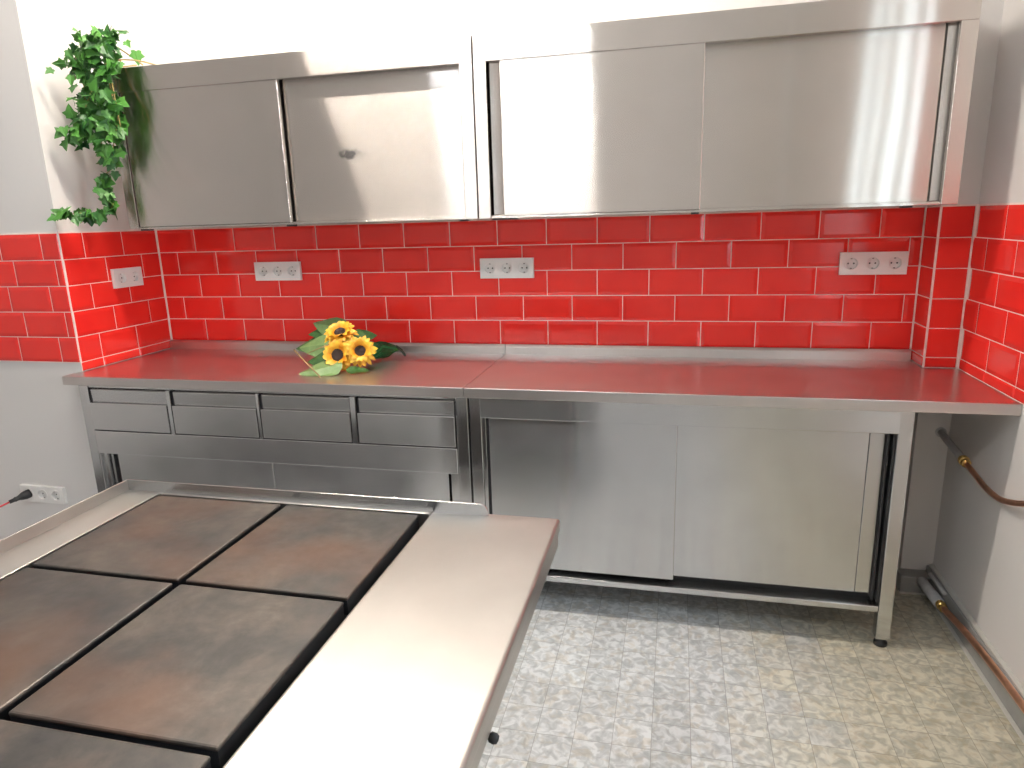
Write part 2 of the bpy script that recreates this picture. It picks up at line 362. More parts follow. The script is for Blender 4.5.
def each(name, mat, parent, boxes, bev=.001, grain='x'):
    for bx in boxes: MB().box(*bx, bev).build(name, mat, parent, grain=grain)
def thing(name, label, cat, group=None, loc=None):
    o = bpy.data.objects.new(name, None); COL.objects.link(o); o.empty_display_size = 0.05
    o['label'] = label; o['category'] = cat
    if group: o['group'] = group
    if loc: o.location = loc
    return o
def tag(o, label, cat, group=None):
    o['label'] = label; o['category'] = cat
    if group: o['group'] = group
    return o
def struct(o):
    o['kind'] = 'structure'; return o

# ================================================================ SETTING
X0, XR, YF, YB, ZC = ROOM
RET_Y = -0.522           # the wall left of the recess stands forward to here
PIL_X, PIL_Y = 3.163, -0.138
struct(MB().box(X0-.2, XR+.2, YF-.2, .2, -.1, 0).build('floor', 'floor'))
struct(MB().box(X0-.2, XR+.2, YF-.2, .2, ZC, ZC+.1).build('ceiling', 'ceiling'))
T = 0.008
wall_back = struct(MB().box(-.05, XR, T, .2, 0, ZC).build('wall_back', 'plaster'))
wall_left = struct(MB().box(-.05, -.006, RET_Y+.008, T+.001, 0, ZC).build('wall_left', 'plaster'))
wall_ret = struct(MB().box(X0, -.05, RET_Y+.008, .2, 0, ZC).build('wall_left_front', 'plaster'))
struct(MB().box(X0-.15, X0, YF, RET_Y+.008, 0, ZC).build('wall_far_left', 'plaster'))
wy0, wy1, wz0, wz1 = WIN_R
b = MB().box(XR+.006, XR+.16, YF, wy0, 0, ZC).box(XR+.006, XR+.16, wy1, .2, 0, ZC).box(XR+.006, XR+.16, wy0, wy1, 0, wz0).box(XR+.006, XR+.16, wy0, wy1, wz1, ZC)
wall_right = struct(b.build('wall_right', 'plaster'))
struct(MB().box(X0, XR, YF-.16, YF, 0, ZC).build('wall_front', 'plaster'))
pillar = struct(MB().box(PIL_X+.006, XR+.006, PIL_Y+.006, T, 0, ZC).build('wall_pillar', 'plaster'))

def window(idx, axis, c, a0, a1, z0, z1, inward):
    def bx(m, u0, u1, d0, d1, zz0, zz1):
        lo, hi = sorted((c + d0*inward, c + d1*inward))
        if axis == 'x': m.box(lo, hi, u0, u1, zz0, zz1, .003)
        else: m.box(u0, u1, lo, hi, zz0, zz1, .003)
    m = MB(); w = .075; mid = (a0+a1)/2
    bx(m, a0, a0+w, -.10, -.03, z0, z1); bx(m, a1-w, a1, -.10, -.03, z0, z1); bx(m, a0, a1, -.10, -.03, z0, z0+w); bx(m, a0, a1, -.10, -.03, z1-w, z1)
    bx(m, mid-.07, mid+.07, -.10, -.025, z0, z1); q1 = a0+(a1-a0)*.27; bx(m, q1-.05, q1+.05, -.10, -.03, z0, z1); q2 = a0+(a1-a0)*.76; bx(m, q2-.06, q2+.06, -.10, -.03, z0, z1); bx(m, a0, a1, -.10, -.03, z0+(z1-z0)*.68, z0+(z1-z0)*.68+.06)
    fr = struct(m.build('window_%d' % idx, 'window_frame'))
    m = MB(); bx(m, a0+w, a1-w, -.07, -.064, z0+w, z1-w); g = m.build('pane', 'glass', fr)
    m = MB(); bx(m, a0-.04, a1+.04, -.03, .06, z0-.03, z0); m.build('sill', 'window_frame', fr)
window(1, 'x', XR+.006, wy0, wy1, wz0, wz1, -1)

# ---- tiles: bevelled red metro tiles with pale joints
PITCH_X, PITCH_Z, JT = 0.202, 0.1018, 0.0030
ZT = [1.282 + PITCH_Z - i*PITCH_Z for i in range(6)]      # top edges of rows 1..5 and the bottom of row 5
Z_TOP = 0.838                                             # worktop height
def tile(m, P, u0, u1, z0, z1, ins, cutl=False, cutr=False):
    if u1-u0 < .012 or z1-z0 < .008: return
    u0 += JT/2; u1 -= JT/2; z0 += JT/2; z1 -= JT/2
    il = .002 if cutl else ins; ir = .002 if cutr else ins; iz = min(ins, (z1-z0)*.3)
    lv = [((u0, z0), (u1, z0), (u1, z1), (u0, z1), -.006), ((u0, z0), (u1, z0), (u1, z1), (u0, z1), -.0030), ((u0+il, z0+iz), (u1-ir, z0+iz), (u1-ir, z1-iz), (u0+il, z1-iz), 0.0)]
    R = [[m.bm.verts.new(P(q[0], q[1], l[4])) for q in l[:4]] for l in lv]
    for a, b in zip(R, R[1:]):
        for k in range(4): m.bm.faces.new((a[k], a[(k+1) % 4], b[(k+1) % 4], b[k]))
    m.bm.faces.new(R[2])
def tile_field(name, parent, P, u_lo, u_hi, odd0, even0, cut_row, ins=.013, rows=5, solid=False):
    m = MB()
    spans = [(ZT[i+1], ZT[i], i) for i in range(rows)]
    if cut_row: spans.append((Z_TOP+.001, ZT[5], 4))
    for z0, z1, i in spans:
        if solid: tile(m, P, u_lo+.002, u_hi-.002, z0, z1, ins*.25); continue
        off = odd0 if i % 2 == 0 else even0
        k = math.floor((u_lo-off)/PITCH_X)
        while off + k*PITCH_X < u_hi:
            a, b_ = off + k*PITCH_X, off + (k+1)*PITCH_X
            ca, cb = a < u_lo, b_ > u_hi
            tile(m, P, max(a, u_lo+.002), min(b_, u_hi-.002), z0, z1, ins if z1-z0 > .05 else .004, ca, cb); k += 1
    o = m.build(name, 'tile', parent)
    return o
# back wall: joints of odd rows at x = 0.195 + k*0.202
tile_field('tiles', wall_back, lambda u, z, d: (u, -d, z), 0.0, PIL_X, 0.195, 0.296, False)
MB().box(-.004, PIL_X+.006, .0033, T, ZT[5]-.01, ZT[0]+.004, .001).build('grout', 'grout', wall_back)
# recess wall on the left
tile_field('tiles', wall_left, lambda u, z, d: (d, u, z), RET_Y+.003, 0.0, -.4064, -.310, True)
MB().box(-.0065, -.0033, RET_Y+.0035, .0055, Z_TOP, ZT[0]+.004, .001).build('grout', 'grout', wall_left)
# wall left of the recess
tile_field('tiles', wall_ret, lambda u, z, d: (u, RET_Y-d, z), -1.0, -.004, -0.092, -0.040, False)
MB().box(-1.0, -.0015, RET_Y+.0033, RET_Y+T, ZT[5]-.003, ZT[0]+.004, .001).build('grout', 'grout', wall_ret)
# pillar: two faces of half tiles
tile_field('tiles', pillar, lambda u, z, d: (PIL_X-d, u, z), PIL_Y+.003, 0.0, 0, 0, True, solid=True)
tile_field('tiles', pillar, lambda u, z, d: (u, PIL_Y-d, z), PIL_X+.003, XR, 0, 0, True, solid=True)
MB().box(PIL_X+.0033, PIL_X+.007, PIL_Y+.0033, .005, Z_TOP, ZT[0]+.004).box(PIL_X+.0033, XR+.005, PIL_Y+.0033, PIL_Y+.007, Z_TOP, ZT[0]+.004).box(PIL_X+.0003, PIL_X+.007, PIL_Y+.0003, PIL_Y+.007, Z_TOP, ZT[0]+.002, .0015).box(XR-.003, XR+.005, PIL_Y+.0005-.004, PIL_Y+.006, Z_TOP, ZT[0]+.002, .001).box(PIL_X-.003, PIL_X+.006, -.0018, .006, Z_TOP+.04, ZT[0]+.002, .001).build('grout', 'grout', pillar)
# right wall
tile_field('tiles', wall_right, lambda u, z, d: (XR-d, u, z), -1.22, PIL_Y, -.354, -.243, True)
MB().box(XR+.0033, XR+.0075, -1.22, PIL_Y+.004, Z_TOP, ZT[0]+.004).build('grout', 'grout', wall_right)

# ---- baseboards
bb = MB().box(XR-.016, XR+.006, -3.0, PIL_Y+.006, 0, .088, .003)
bb = struct(bb.build('baseboard_right', 'baseboard'))
MB().box(XR-.028, XR-.016, -3.0, PIL_Y-.02, 0, .006, .002).build('sealing_strip', 'caulk', bb)
MB().box(XR-.010, XR+.006, -3.0, PIL_Y, .088, .096, .002).build('top_edge', 'caulk', bb)
bb = struct(MB().box(PIL_X-.01, XR-.016, PIL_Y-.06, PIL_Y+.006, 0, .066, .004).build('baseboard_pillar', 'baseboard'))
MB().box(PIL_X-.01, XR-.03, PIL_Y-.068, PIL_Y-.06, 0, .005, .001).build('sealing_strip', 'caulk', bb)

# ================================================================ WORKTOPS
WF = -0.606
def worktop(name, label, outline, up0, up1, x0, x1):
    t = thing(name, label, 'worktop')
    m = MB().prism(outline, Z_TOP-.035, Z_TOP, 'z', .0022)
    m.build('top_sheet', 'steel_top', t)
    # upstand: sloped rounded fold along the wall
    pr = [(-.0015, Z_TOP-.001), (-.020, Z_TOP-.001), (-.018, Z_TOP+.030), (-.010, Z_TOP+.040), (-.0015, Z_TOP+.040)]
    MB().prism([(y, z) for y, z in pr], up0, up1, 'x', .001).build('upstand', 'steel_top', t)
    return t
SEAM = 1.632
worktop('worktop', 'left steel worktop above the drawers, carrying the sunflowers', [(-.016, WF), (SEAM-.001, WF), (SEAM-.001, -.001), (0.0005, -.001), (0.0005, RET_Y-.002), (-.016, RET_Y-.002)], .001, SEAM-.001, 0, SEAM)
worktop('worktop', 'right steel worktop above the sliding doors, notched round the tiled pillar', [(SEAM+.001, WF), (XR+.005, WF), (XR+.005, PIL_Y-.001), (PIL_X-.001, PIL_Y-.001), (PIL_X-.001, -.001), (SEAM+.001, -.001)], SEAM+.001, PIL_X-.002, SEAM, XR)

# ================================================================ DRAWER UNIT (left)
UF = -0.57
HZ = Z_TOP-.036
t = thing('drawer_cabinet', 'steel base unit with a row of four drawers under the left worktop', 'cabinet')
for (x, y) in ((.016, UF), (1.588, UF), (.016, -.07), (1.588, -.07)):
    lg = MB().box(x, x+.044, y, y+.044, .03, HZ, .003).build('leg', 'steel_base', t, grain='z')
    MB().lathe([(0, 0), (.016, 0), (.016, .012), (.011, .016), (.011, .031), (0, .031)], (x+.022, y+.022, 0), (0, 0, 1), 16).build('foot', 'rubber', lg, smooth=True)
m = MB().box(.060, 1.588, -.03, -.02, .14, HZ, .001).box(.028, .04, UF+.044, -.07, .14, HZ, .001).box(1.606, 1.618, UF+.044, -.07, .14, HZ, .001)
m.build('carcass', 'steel_base', t)
MB().box(.060, 1.588, UF+.004, UF+.024, .785, HZ, .0015).build('top_rail', 'steel_base', t)
MB().box(.060, 1.588, UF-.004, UF+.02, .513, .609, .003).build('front_band', 'steel_base', t)
DR = [(.070, .424), (.449, .812), (.832, 1.192), (1.222, 1.586)]
for a, c in zip(DR[:-1], DR[1:]):
    MB().box(a[1]+.0025, c[0]-.006, UF-.009, UF+.03, .609, .786, .002).build('divider', 'steel_base', t, grain='z')
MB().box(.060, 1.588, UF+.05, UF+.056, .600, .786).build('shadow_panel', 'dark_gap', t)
for x0, x1 in DR:
    d = MB()
    d.prism([(UF-.012, .616), (UF+.02, .616), (UF+.02, .727), (UF-.012, .727)], x0, x1, 'x', .002)
    d.box(x0+.012, x1-.012, UF+.022, -.10, .625, .70, .001)
    dr = d.build('drawer', 'steel_base', t)
    # recessed grip rail along the top edge of the drawer front
    MB().prism([(UF+.001, .7275), (UF+.016, .7275), (UF+.016, .781), (UF+.002, .781), (UF-.001, .777)], x0+.003, x1-.003, 'x', .001).build('grip_rail', 'steel_base', dr)
    each('end_cap', 'rubber', dr, [(x0-.001, x0+.003, UF-.002, UF+.02, .729, .780), (x1-.003, x1+.001, UF-.002, UF+.02, .729, .780)])
MB().box(.118, .826, UF+.030, UF+.048, .16, .530, .002).build('sliding_door', 'steel_base', t)
MB().box(.815, 1.537, UF+.036, UF+.054, .16, .530, .002).build('sliding_door', 'steel_base', t)
each('door_jamb', 'steel_base', t, [(.060, .086, UF+.012, UF+.07, .155, .52), (.091, .101, UF+.025, UF+.07, .155, .52), (1.543, 1.588, UF+.045, UF+.08, .155, .52)], grain='z')
each('gasket', 'rubber', t, [(.086, .091, UF+.03, UF+.07, .155, .52), (.101, .117, UF+.045, UF+.07, .155, .52)], grain='z')
MB().box(.060, 1.588, UF+.004, -.03, .134, .155, .002).build('bottom_shelf', 'steel_base', t)

# ================================================================ SLIDING DOOR UNIT (right)
t = thing('sliding_door_cabinet', 'steel base cabinet with two sliding doors and open space beneath, under the right worktop', 'cabinet')
for (x, y) in ((1.638, UF), (2.977, UF), (1.638, -.07), (2.977, -.07)):
    lg = MB().box(x, x+.042, y, y+.042, .028, HZ, .003).build('leg', 'steel_base', t, grain='z')
    MB().lathe([(0, 0), (.020, 0), (.020, .012), (.012, .017), (.012, .029), (0, .029)], (x+.021, y+.021, 0), (0, 0, 1), 16).build('foot', 'rubber', lg, smooth=True)
m = MB().box(1.690, 2.970, -.035, -.025, .14, HZ, .001).box(1.646, 1.656, UF+.042, -.07, .14, HZ, .001).box(2.99, 3.0, UF+.042, -.07, .14, HZ, .001)
m.build('carcass', 'steel_base', t)
MB().prism([(UF-.018, .729), (UF+.02, .729), (UF+.02, HZ), (UF-.018, HZ), ], 1.681, 2.9765, 'x', .002).build('header', 'steel_base', t)
MB().box(1.6805, 1.694, UF+.004, UF+.07, .157, .729, .002).build('door_channel', 'steel_base', t, grain='z')
each('gasket', 'rubber', t, [(1.694, 1.701, UF+.012, UF+.06, .157, .729), (2.957, 2.963, UF+.018, UF+.06, .157, .729), (2.969, 2.976, UF+.006, UF+.06, .157, .729)])
d = MB().box(1.704, 2.336, UF+.006, UF+.026, .171, .760, .003).build('sliding_door', 'steel_base', t)
d = MB().box(2.310, 2.9105, UF+.036, UF+.054, .171, .760, .002).build('sliding_door', 'steel_base', t)
MB().box(2.9115, 2.9555, UF+.037, UF+.055, .171, .760, .002).build('door_edge_strip', 'steel_base', d, grain='z')
MB().box(1.681, 2.9765, UF+.001, -.035, .125, .146, .003).build('bottom_shelf', 'steel_base', t)
MB().box(1.69, 2.97, UF+.058, UF+.062, .146, .18, .001).build('door_gap_strip', 'dark_gap', t)

# ================================================================ WALL CABINETS
CZ0, CZ1, CF = 1.389, 1.978, -0.38
def wall_cabinet(label, x0, x1, sl, sr, doors, stops, mark=False):
    t = thing('wall_cabinet', label, 'cabinet', 'steel wall cabinets')
    m = MB().box(x0, x1, -.016, -.001, CZ0, CZ1, .001).box(x0, x1, CF+.022, -.016, CZ1-.012, CZ1, .001).box(x0, x1, CF+.012, -.016, CZ0+.002, CZ0+.010, .001)
    m.box(x0, x0+.010, CF+.022, -.016, CZ0+.010, CZ1-.012, .001).box(x1-.010, x1, CF+.022, -.016, CZ0+.010, CZ1-.012, .001)
    m.build('body', 'steel', t)
    MB().box(x0, x1, CF, CF+.020, 1.893, CZ1, .002).build('header', 'steel', t)
    MB().box(x0, x0+sl, CF, CF+.020, CZ0, 1.893, .002).build('stile', 'steel', t)
    MB().box(x1-sr, x1, CF, CF+.020, CZ0, 1.893, .002).build('stile', 'steel', t)
    each('door_jamb', 'steel', t, [(x0+sl-.004, x0+sl+.016, CF+.055, CF+.10, CZ0+.012, 1.90), (doors[-1][1]+.003, x1-sr+.004, CF+.030, CF+.07, CZ0+.012, 1.90)] + ([(x0+sl+.006, doors[0][0]-.002, CF+.021, CF+.05, CZ0+.012, 1.90)] if doors[0][0] > x0+sl+.02 else []), grain='z')
    MB().box(x0+sl, x1-sr, CF+.002, CF+.060, CZ0, CZ0+.006, .001).build('bottom_rail', 'steel', t)
    for i, (a, c, dep) in enumerate(doors):
        MB().box(a, c, CF+dep, CF+dep+.018, CZ0+.008, 1.94, .003).build('sliding_door', 'steel_mark' if mark and i == 1 else 'steel_door', t)
    for a, c in stops:
        MB().box(a, c, CF+.004, CF+.03, CZ0-.006, CZ0, .001).build('door_stop', 'rubber', t)
    return t
wall_cabinet('left steel wall cabinet beside the hanging ivy, with a smudge on its right door', .202, 1.642, .044, .046,
             [(.249, .915, .004), (.880, 1.588, .034)], [(.25, .29), (.895, .925), (1.572, 1.60)], True)
wall_cabinet('right steel wall cabinet next to the pillar, with clean unmarked sliding doors', 1.645, 3.130, .044, .046,
             [(1.733, 2.388, .004), (2.36, 3.058, .034)], [(1.69, 1.78), (2.36, 2.385), (2.98, 3.01)])
# (the narrow steel filler left of the right cabinet's first door is the door jamb)

# ================================================================ STOVE
SZ = 0.832
SX0, SX1, SYB, SYF = 1.160, 2.118, -1.552, -2.640
t = thing('electric_stove', 'steel range with square cast iron hot plates in the foreground', 'stove')
MB().box(SX0+.02, 1.862, SYF+.03, SYB-.03, .14, .800, .004).build('body', 'enamel', t)
each('shelf_bracket', 'steel', t, [(1.862, SX1-.02, y, y+.03, SZ-.075, SZ-.0265) for y in (SYB-.12, -2.06, SYF+.1)], .002)
MB().box(SX1-.013, SX1-.004, SYF+.004, SYB-.004, SZ-.056, SZ-.0275, .002).build('shelf_skirt', 'steel_stove', t, grain='y')
HX0, HX1, HY0, HY1 = 1.253, 1.865, -2.520, -1.580
m = MB()
m.box(SX0, HX0, SYF, SYB, SZ-.034, SZ, .003).box(HX1, SX1, SYF, SYB, SZ-.026, SZ, .006, 4).box(HX0-.001, HX1+.001, HY1, SYB, SZ-.034, SZ-.0003, .003).box(HX0-.001, HX1+.001, SYF, HY0, SZ-.034, SZ-.0003, .003)
m.build('top_frame', 'steel_stove', t, grain='y')
MB().box(HX0-.003, HX0+.001, HY0, HY1, SZ-.03, SZ+.004, .001).box(HX0-.003, HX1, HY1-.001, HY1+.003, SZ-.03, SZ+.003, .001).build('hob_edge', 'steel_stove', t, grain='y')
MB().box(HX0, HX1, HY0, HY1, SZ-.033, SZ-.028).build('hob_well', 'dark_gap', t)
# upturned lip along the back and the left
def back_lip():
    m = MB(); h = .0245; y0, y1 = SYB-.0155, SYB-.012; xe = 1.981; r = .018
    pts = [(SX0, SZ-.001), (xe, SZ-.001)]
    for k in range(7):
        a = k/6*PI/2; pts.append((xe-r+r*math.cos(a), SZ+h-r+r*math.sin(a)))
    pts.append((SX0, SZ+h))
    m.prism(pts, y0, y1, 'y', .0008)
    return m
back_lip().build('back_lip', 'steel_base', t)
MB().box(SX0, SX0+.0035, SYF, SYB-.012, SZ-.001, SZ+.0235, .0008).build('side_lip', 'steel_stove', t, grain='y')
px = [(1.2575, 1.549), (1.5625, 1.848)]; py = [(-1.8905, -1.587), (-2.1985, -1.9005), (-2.510, -2.2085)]
for (a, c) in px:
    for (y0, y1) in py:
        pl = MB().box(-(c-a)/2, (c-a)/2, -(y1-y0)/2, (y1-y0)/2, .024, .031, .003, 2)
        o = pl.build('hot_plate', 'iron', t); o.location = ((a+c)/2, (y0+y1)/2, SZ-.028)
        MB().box(-(c-a)/2+.0015, (c-a)/2-.0015, -(y1-y0)/2+.0015, (y1-y0)/2-.0015, 0, .0242).build('plate_rim', 'rim', o)
for (x, y) in ((SX0+.05, SYF+.06), (1.80, SYF+.06), (SX0+.06, SYB-.07), (1.80, SYB-.07)):
    MB().lathe([(0, 0), (.03, 0), (.03, .01), (.02, .02), (.02, .141), (0, .141)], (x, y, 0), (0, 0, 1), 20).build('leg', 'steel', t, smooth=True)
MB().lathe([(0, 0), (.004, 0), (.004, .010), (.0065, .012), (.007, .018), (.005, .022), (0, .023)], (SX1-.018, -2.045, .768), (1, 0, -.35), 16).build('knob', 'rubber', t, smooth=True)

# ================================================================ ADDED MAT left of the stove, out of view, darkens what the drawers reflect
m = MB().box(-.95, 1.04, -2.85, -1.15, 0, .012, .005)
for k in range(16): m.box(-.90, .99, -2.80+k*.105, -2.76+k*.105, .010, .015, .002)
tag(m.build('added_dark_mat', 'rubber'), 'black ribbed mat added left of the stove to darken the drawer reflections', 'mat')

# ================================================================ SOCKETS
def socket_parts(t, P, n, pitch=.0715, wid=.223, hei=.0805):
    """P(u, v, d): u along the strip from its centre, v up, d out of the wall"""
    m = MB(); D = .0140; R = .0205; seg = 40
    us = [-(n-1)*pitch/2 + i*pitch for i in range(n)]
    hw = wid/2
    edges = [-hw] + [(us[i]+us[i+1])/2 for i in range(n-1)] + [hw]
    for i, u in enumerate(us):
        a, b_ = edges[i], edges[i+1]
        sq = []; ci = []
        for k in range(seg):
            an = 2*PI*(k+.5)/seg; c, s_ = math.cos(an), math.sin(an)
            hx = (b_-u) if c > 0 else (u-a); hy = hei/2
            tt = min(hx/abs(c) if abs(c) > 1e-6 else 9, hy/abs(s_) if abs(s_) > 1e-6 else 9)
            sq.append((u+c*tt, s_*tt)); ci.append((u+c*R, s_*R))
        # snap the nearest outline points to the corners
        for cx, cy in ((a, hei/2), (b_, hei/2), (a, -hei/2), (b_, -hei/2)):
            j = min(range(seg), key=lambda q: (sq[q][0]-cx)**2+(sq[q][1]-cy)**2); sq[j] = (cx, cy)
        vo = [m.bm.verts.new(P(x, y, D)) for x, y in sq]; vi = [m.bm.verts.new(P(x, y, D)) for x, y in ci]
        vw = [m.bm.verts.new(P(x, y, 0.0)) for x, y in sq]
        for k in range(seg):
            k2 = (k+1) % seg
            m.bm.faces.new((vo[k], vo[k2], vi[k2], vi[k]))
            mid = ((sq[k][0]+sq[k2][0])/2, (sq[k][1]+sq[k2][1])/2)
            if abs(abs(mid[1])-hei/2) < 1e-5 or abs(mid[0]+hw) < 1e-5 or abs(mid[0]-hw) < 1e-5:
                m.bm.faces.new((vo[k], vw[k], vw[k2], vo[k2]))
    m.build('cover_frame', 'plastic_white', t)
    o0 = Vector(P(0, 0, 0)); ax = (Vector(P(0, 0, 1))-o0)
    for u in us:
        o = Vector(P(u, 0, 0))
        ins = MB().lathe([(R+.0065, D-.0002), (R+.0065, D+.0012), (R+.0004, D+.0012), (R-.0006, D), (R-.001, .0012), (R-.0012, .001), (0, .001)], o, ax, 40).build('socket_insert', 'plastic_white', t)
        for s_ in (-1, 1):
            MB().lathe([(.0030, .001), (.0030, .0018), (0, .0018)], P(u+s_*.0095, 0, 0), ax, 12).build('contact_hole', 'contact', ins)
        for s_ in (-1, 1):
            c = MB()
            q = [P(u-.003, s_*(R-.0012), .001), P(u+.003, s_*(R-.0012), .001), P(u+.003, s_*(R-.005), .006), P(u-.003, s_*(R-.005), .006), P(u-.003, s_*(R-.0012), .008), P(u+.003, s_*(R-.0012), .008)]
            vv = [c.bm.verts.new(z_) for z_ in q]
            c.bm.faces.new(vv[:4]); c.bm.faces.new((vv[3], vv[2], vv[5], vv[4]))
            c.build('earth_clip', 'clip', ins)
for x, lab in ((.607, 'white triple wall socket left of the sunflowers, below the left wall cabinet'), (1.648, 'white triple wall socket in the middle, below the joint between the wall cabinets'), (3.007, 'white triple wall socket at the right end of the red tiles, near the pillar')):
    t = thing('wall_socket', lab, 'socket', 'triple sockets on the back wall', (x, 0, 1.192))
    socket_parts(t, lambda u, v, d: (u, -.0005-d, v), 3)
t = thing('wall_socket', 'white double wall socket on the short left recess wall below the ivy', 'socket', None, (0, -.218, 1.189))
socket_parts(t, lambda u, v, d: (.0005+d, u, v), 2, wid=.158)
t = thing('wall_socket', 'low white triple wall socket at far left with the black plug in it', 'socket', None, (-.322, RET_Y+.008, .288))
socket_parts(t, lambda u, v, d: (u, -.0005-d, v), 3, wid=.228, hei=.074)
# plug and red lead in the low socket
t = thing('power_cord', 'red power cord with a black plug in the low left socket', 'cord')
pc = Vector((-.3935, RET_Y+.002, .288))
MB().lathe([(0, 0), (.0185, 0), (.019, .012), (.0185, .024), (.015, .036), (.0105, .046), (.0095, .054), (.0105, .056), (.0105, .060), (.0085, .064), (.0080, .082), (0, .082)], pc, (-.42, -.88, -.18), 20).build('plug', 'rubber', t, smooth=True)
e = pc + Vector((-.42, -.88, -.18)).normalized()*.078
pts = [e + Vector(v) for v in ((0, 0, 0), (-.03, -.055, -.018), (-.08, -.10, -.055), (-.16, -.14, -.13), (-.25, -.16, -.23), (-.34, -.15, -.25))]
def smooth_path(pts, n=6):
    pts = [Vector(p) for p in pts]; out = []
    for i in range(len(pts)-1):
        p0, p1, p2, p3 = pts[max(i-1, 0)], pts[i], pts[i+1], pts[min(i+2, len(pts)-1)]
        for k in range(n):
            s = k/n; out.append(.5*((2*p1) + (p2-p0)*s + (2*p0-5*p1+4*p2-p3)*s*s + (3*p1-p0-3*p2+p3)*s**3))
    out.append(pts[-1]); return out
pts[-1].z = .006; pts[-2].z = .03
MB().tube(smooth_path(pts), .0038, 10).build('cable', 'cable', t, smooth=True)

# ================================================================ PIPES
t = thing('gas_pipe', 'thin copper pipe with brass nut on the right wall below the worktop', 'pipe')
gx = XR-.024
MB().tube([(gx, PIL_Y+.004, .606), (gx, -.30, .584), (gx, -.345, .578)], .0125, 16).build('grey_sleeve', 'grey_pipe', t, smooth=True)['label'] = 'grey painted end sleeve'
MB().lathe([(0, 0), (.015, 0), (.0165, .004), (.0165, .018), (.012, .021), (.0145, .023), (.0145, .034), (.010, .038), (0, .038)], (gx, -.342, .578), (0, -1, -.11), 6+6).build('brass_nut', 'brass', t)['label'] = 'brass union nut'
MB().tube(smooth_path([(gx, -.37, .575), (gx, -.45, .563), (gx, -.53, .553), (gx, -.62, .556), (gx, -.70, .578), (gx, -.80, .612), (gx, -.95, .63), (gx, -1.15, .63)], 5), .0085, 14).build('copper_pipe', 'copper', t, smooth=True)['label'] = 'bare copper pipe'
MB().lathe([(.018, 0), (.018, .003), (.0125, .005)], (gx, PIL_Y+.001, .606), (0, -1, 0), 20).build('wall_flange', 'grey_pipe', t)
t = thing('floor_pipe', 'copper pipe with grey insulated end running low along the right baseboard', 'pipe')
fxp = XR-.036
MB().tube([(fxp-.012, PIL_Y-.059, .052), (fxp-.006, -.27, .050), (fxp, -.345, .050)], .019, 18).build('insulation', 'grey_pipe', t, smooth=True)['label'] = 'grey pipe insulation'
MB().lathe([(0, 0), (.014, 0), (.016, .006), (.016, .02), (.012, .024), (.014, .027), (.014, .038), (.010, .044), (0, .044)], (fxp, -.343, .051), (0, -1, .02), 12).build('brass_nut', 'brass', t)['label'] = 'brass union nut'
MB().tube(smooth_path([(fxp, -.38, .053), (fxp+.006, -.6, .076), (fxp+.008, -.9, .092), (fxp+.008, -1.4, .098), (fxp+.008, -2.9, .098)], 5), .0105, 14).build('copper_pipe', 'copper', t, smooth=True)['label'] = 'bare copper pipe'
MB().tube([(XR-.024, PIL_Y-.058, .085), (XR-.024, -.34, .088)], .007, 12).build('branch_pipe', 'grey_pipe', t, smooth=True)

# ================================================================ IVY
rng = random.Random(11)
def leaf_into(m, outline, base, direc, normal, size, fold, tint, curl=.0, wave=0.0):
    """outline: (half width, position) pairs from base to tip; two halves folded along the midrib"""
    d = Vector(direc).normalized(); n = Vector(normal); n = (n - d*n.dot(d))
    if n.length < 1e-4: n = d.orthogonal()
    n.normalize(); s = d.cross(n); b0 = Vector(base)
    def P(u, v): return b0 + d*(v*size) + s*(u*size) + n*(abs(u)*fold*size - curl*v*v*size + wave*math.sin(9*v+u*4)*size*abs(u))
    rib = [m.bm.verts.new(P(0, v)) for v in (0, .5, 1.0)]
    for sg in (1, -1):
        vs = [m.bm.verts.new(P(sg*u, v)) for u, v in outline]
        loop = [rib[0]] + vs + [rib[2], rib[1]]
        m.bm.faces.new(loop if sg > 0 else loop[::-1]); m.tint.append(tint)
def leaf_grid(m, outline, base, direc, normal, size, fold, tint, curl=0., wave=0.):
    d = Vector(direc).normalized(); n = Vector(normal); n = (n - d*n.dot(d)); n.normalize(); s = d.cross(n); b0 = Vector(base)
    def P(u, v): return b0 + d*(v*size) + s*(u*size) + n*(abs(u)*fold*size - curl*v*v*size + wave*math.sin(11*v + (2 if u > 0 else 0))*size*abs(u))
    rows = []
    for w_, v in [(.01, 0)] + list(outline) + [(.004, 1.0)]:
        rows.append([m.bm.verts.new(P(k*w_, v)) for k in (-1, -.5, 0, .5, 1)])
    for a, b_ in zip(rows, rows[1:]):
        for k in range(4): m.bm.faces.new((a[k], a[k+1], b_[k+1], b_[k])); m.tint.append(tint)
IVY = [(.14, -.10), (.36, -.06), (.34, .12), (.56, .36), (.30, .48), (.15, .78)]
t = thing('hanging_ivy', 'green ivy trailing down the left end of the left wall cabinet', 'plant', None, (.16, -.33, 1.978))
org = Vector((.16, -.33, 1.978))
def cx(p): return Vector(p) - org
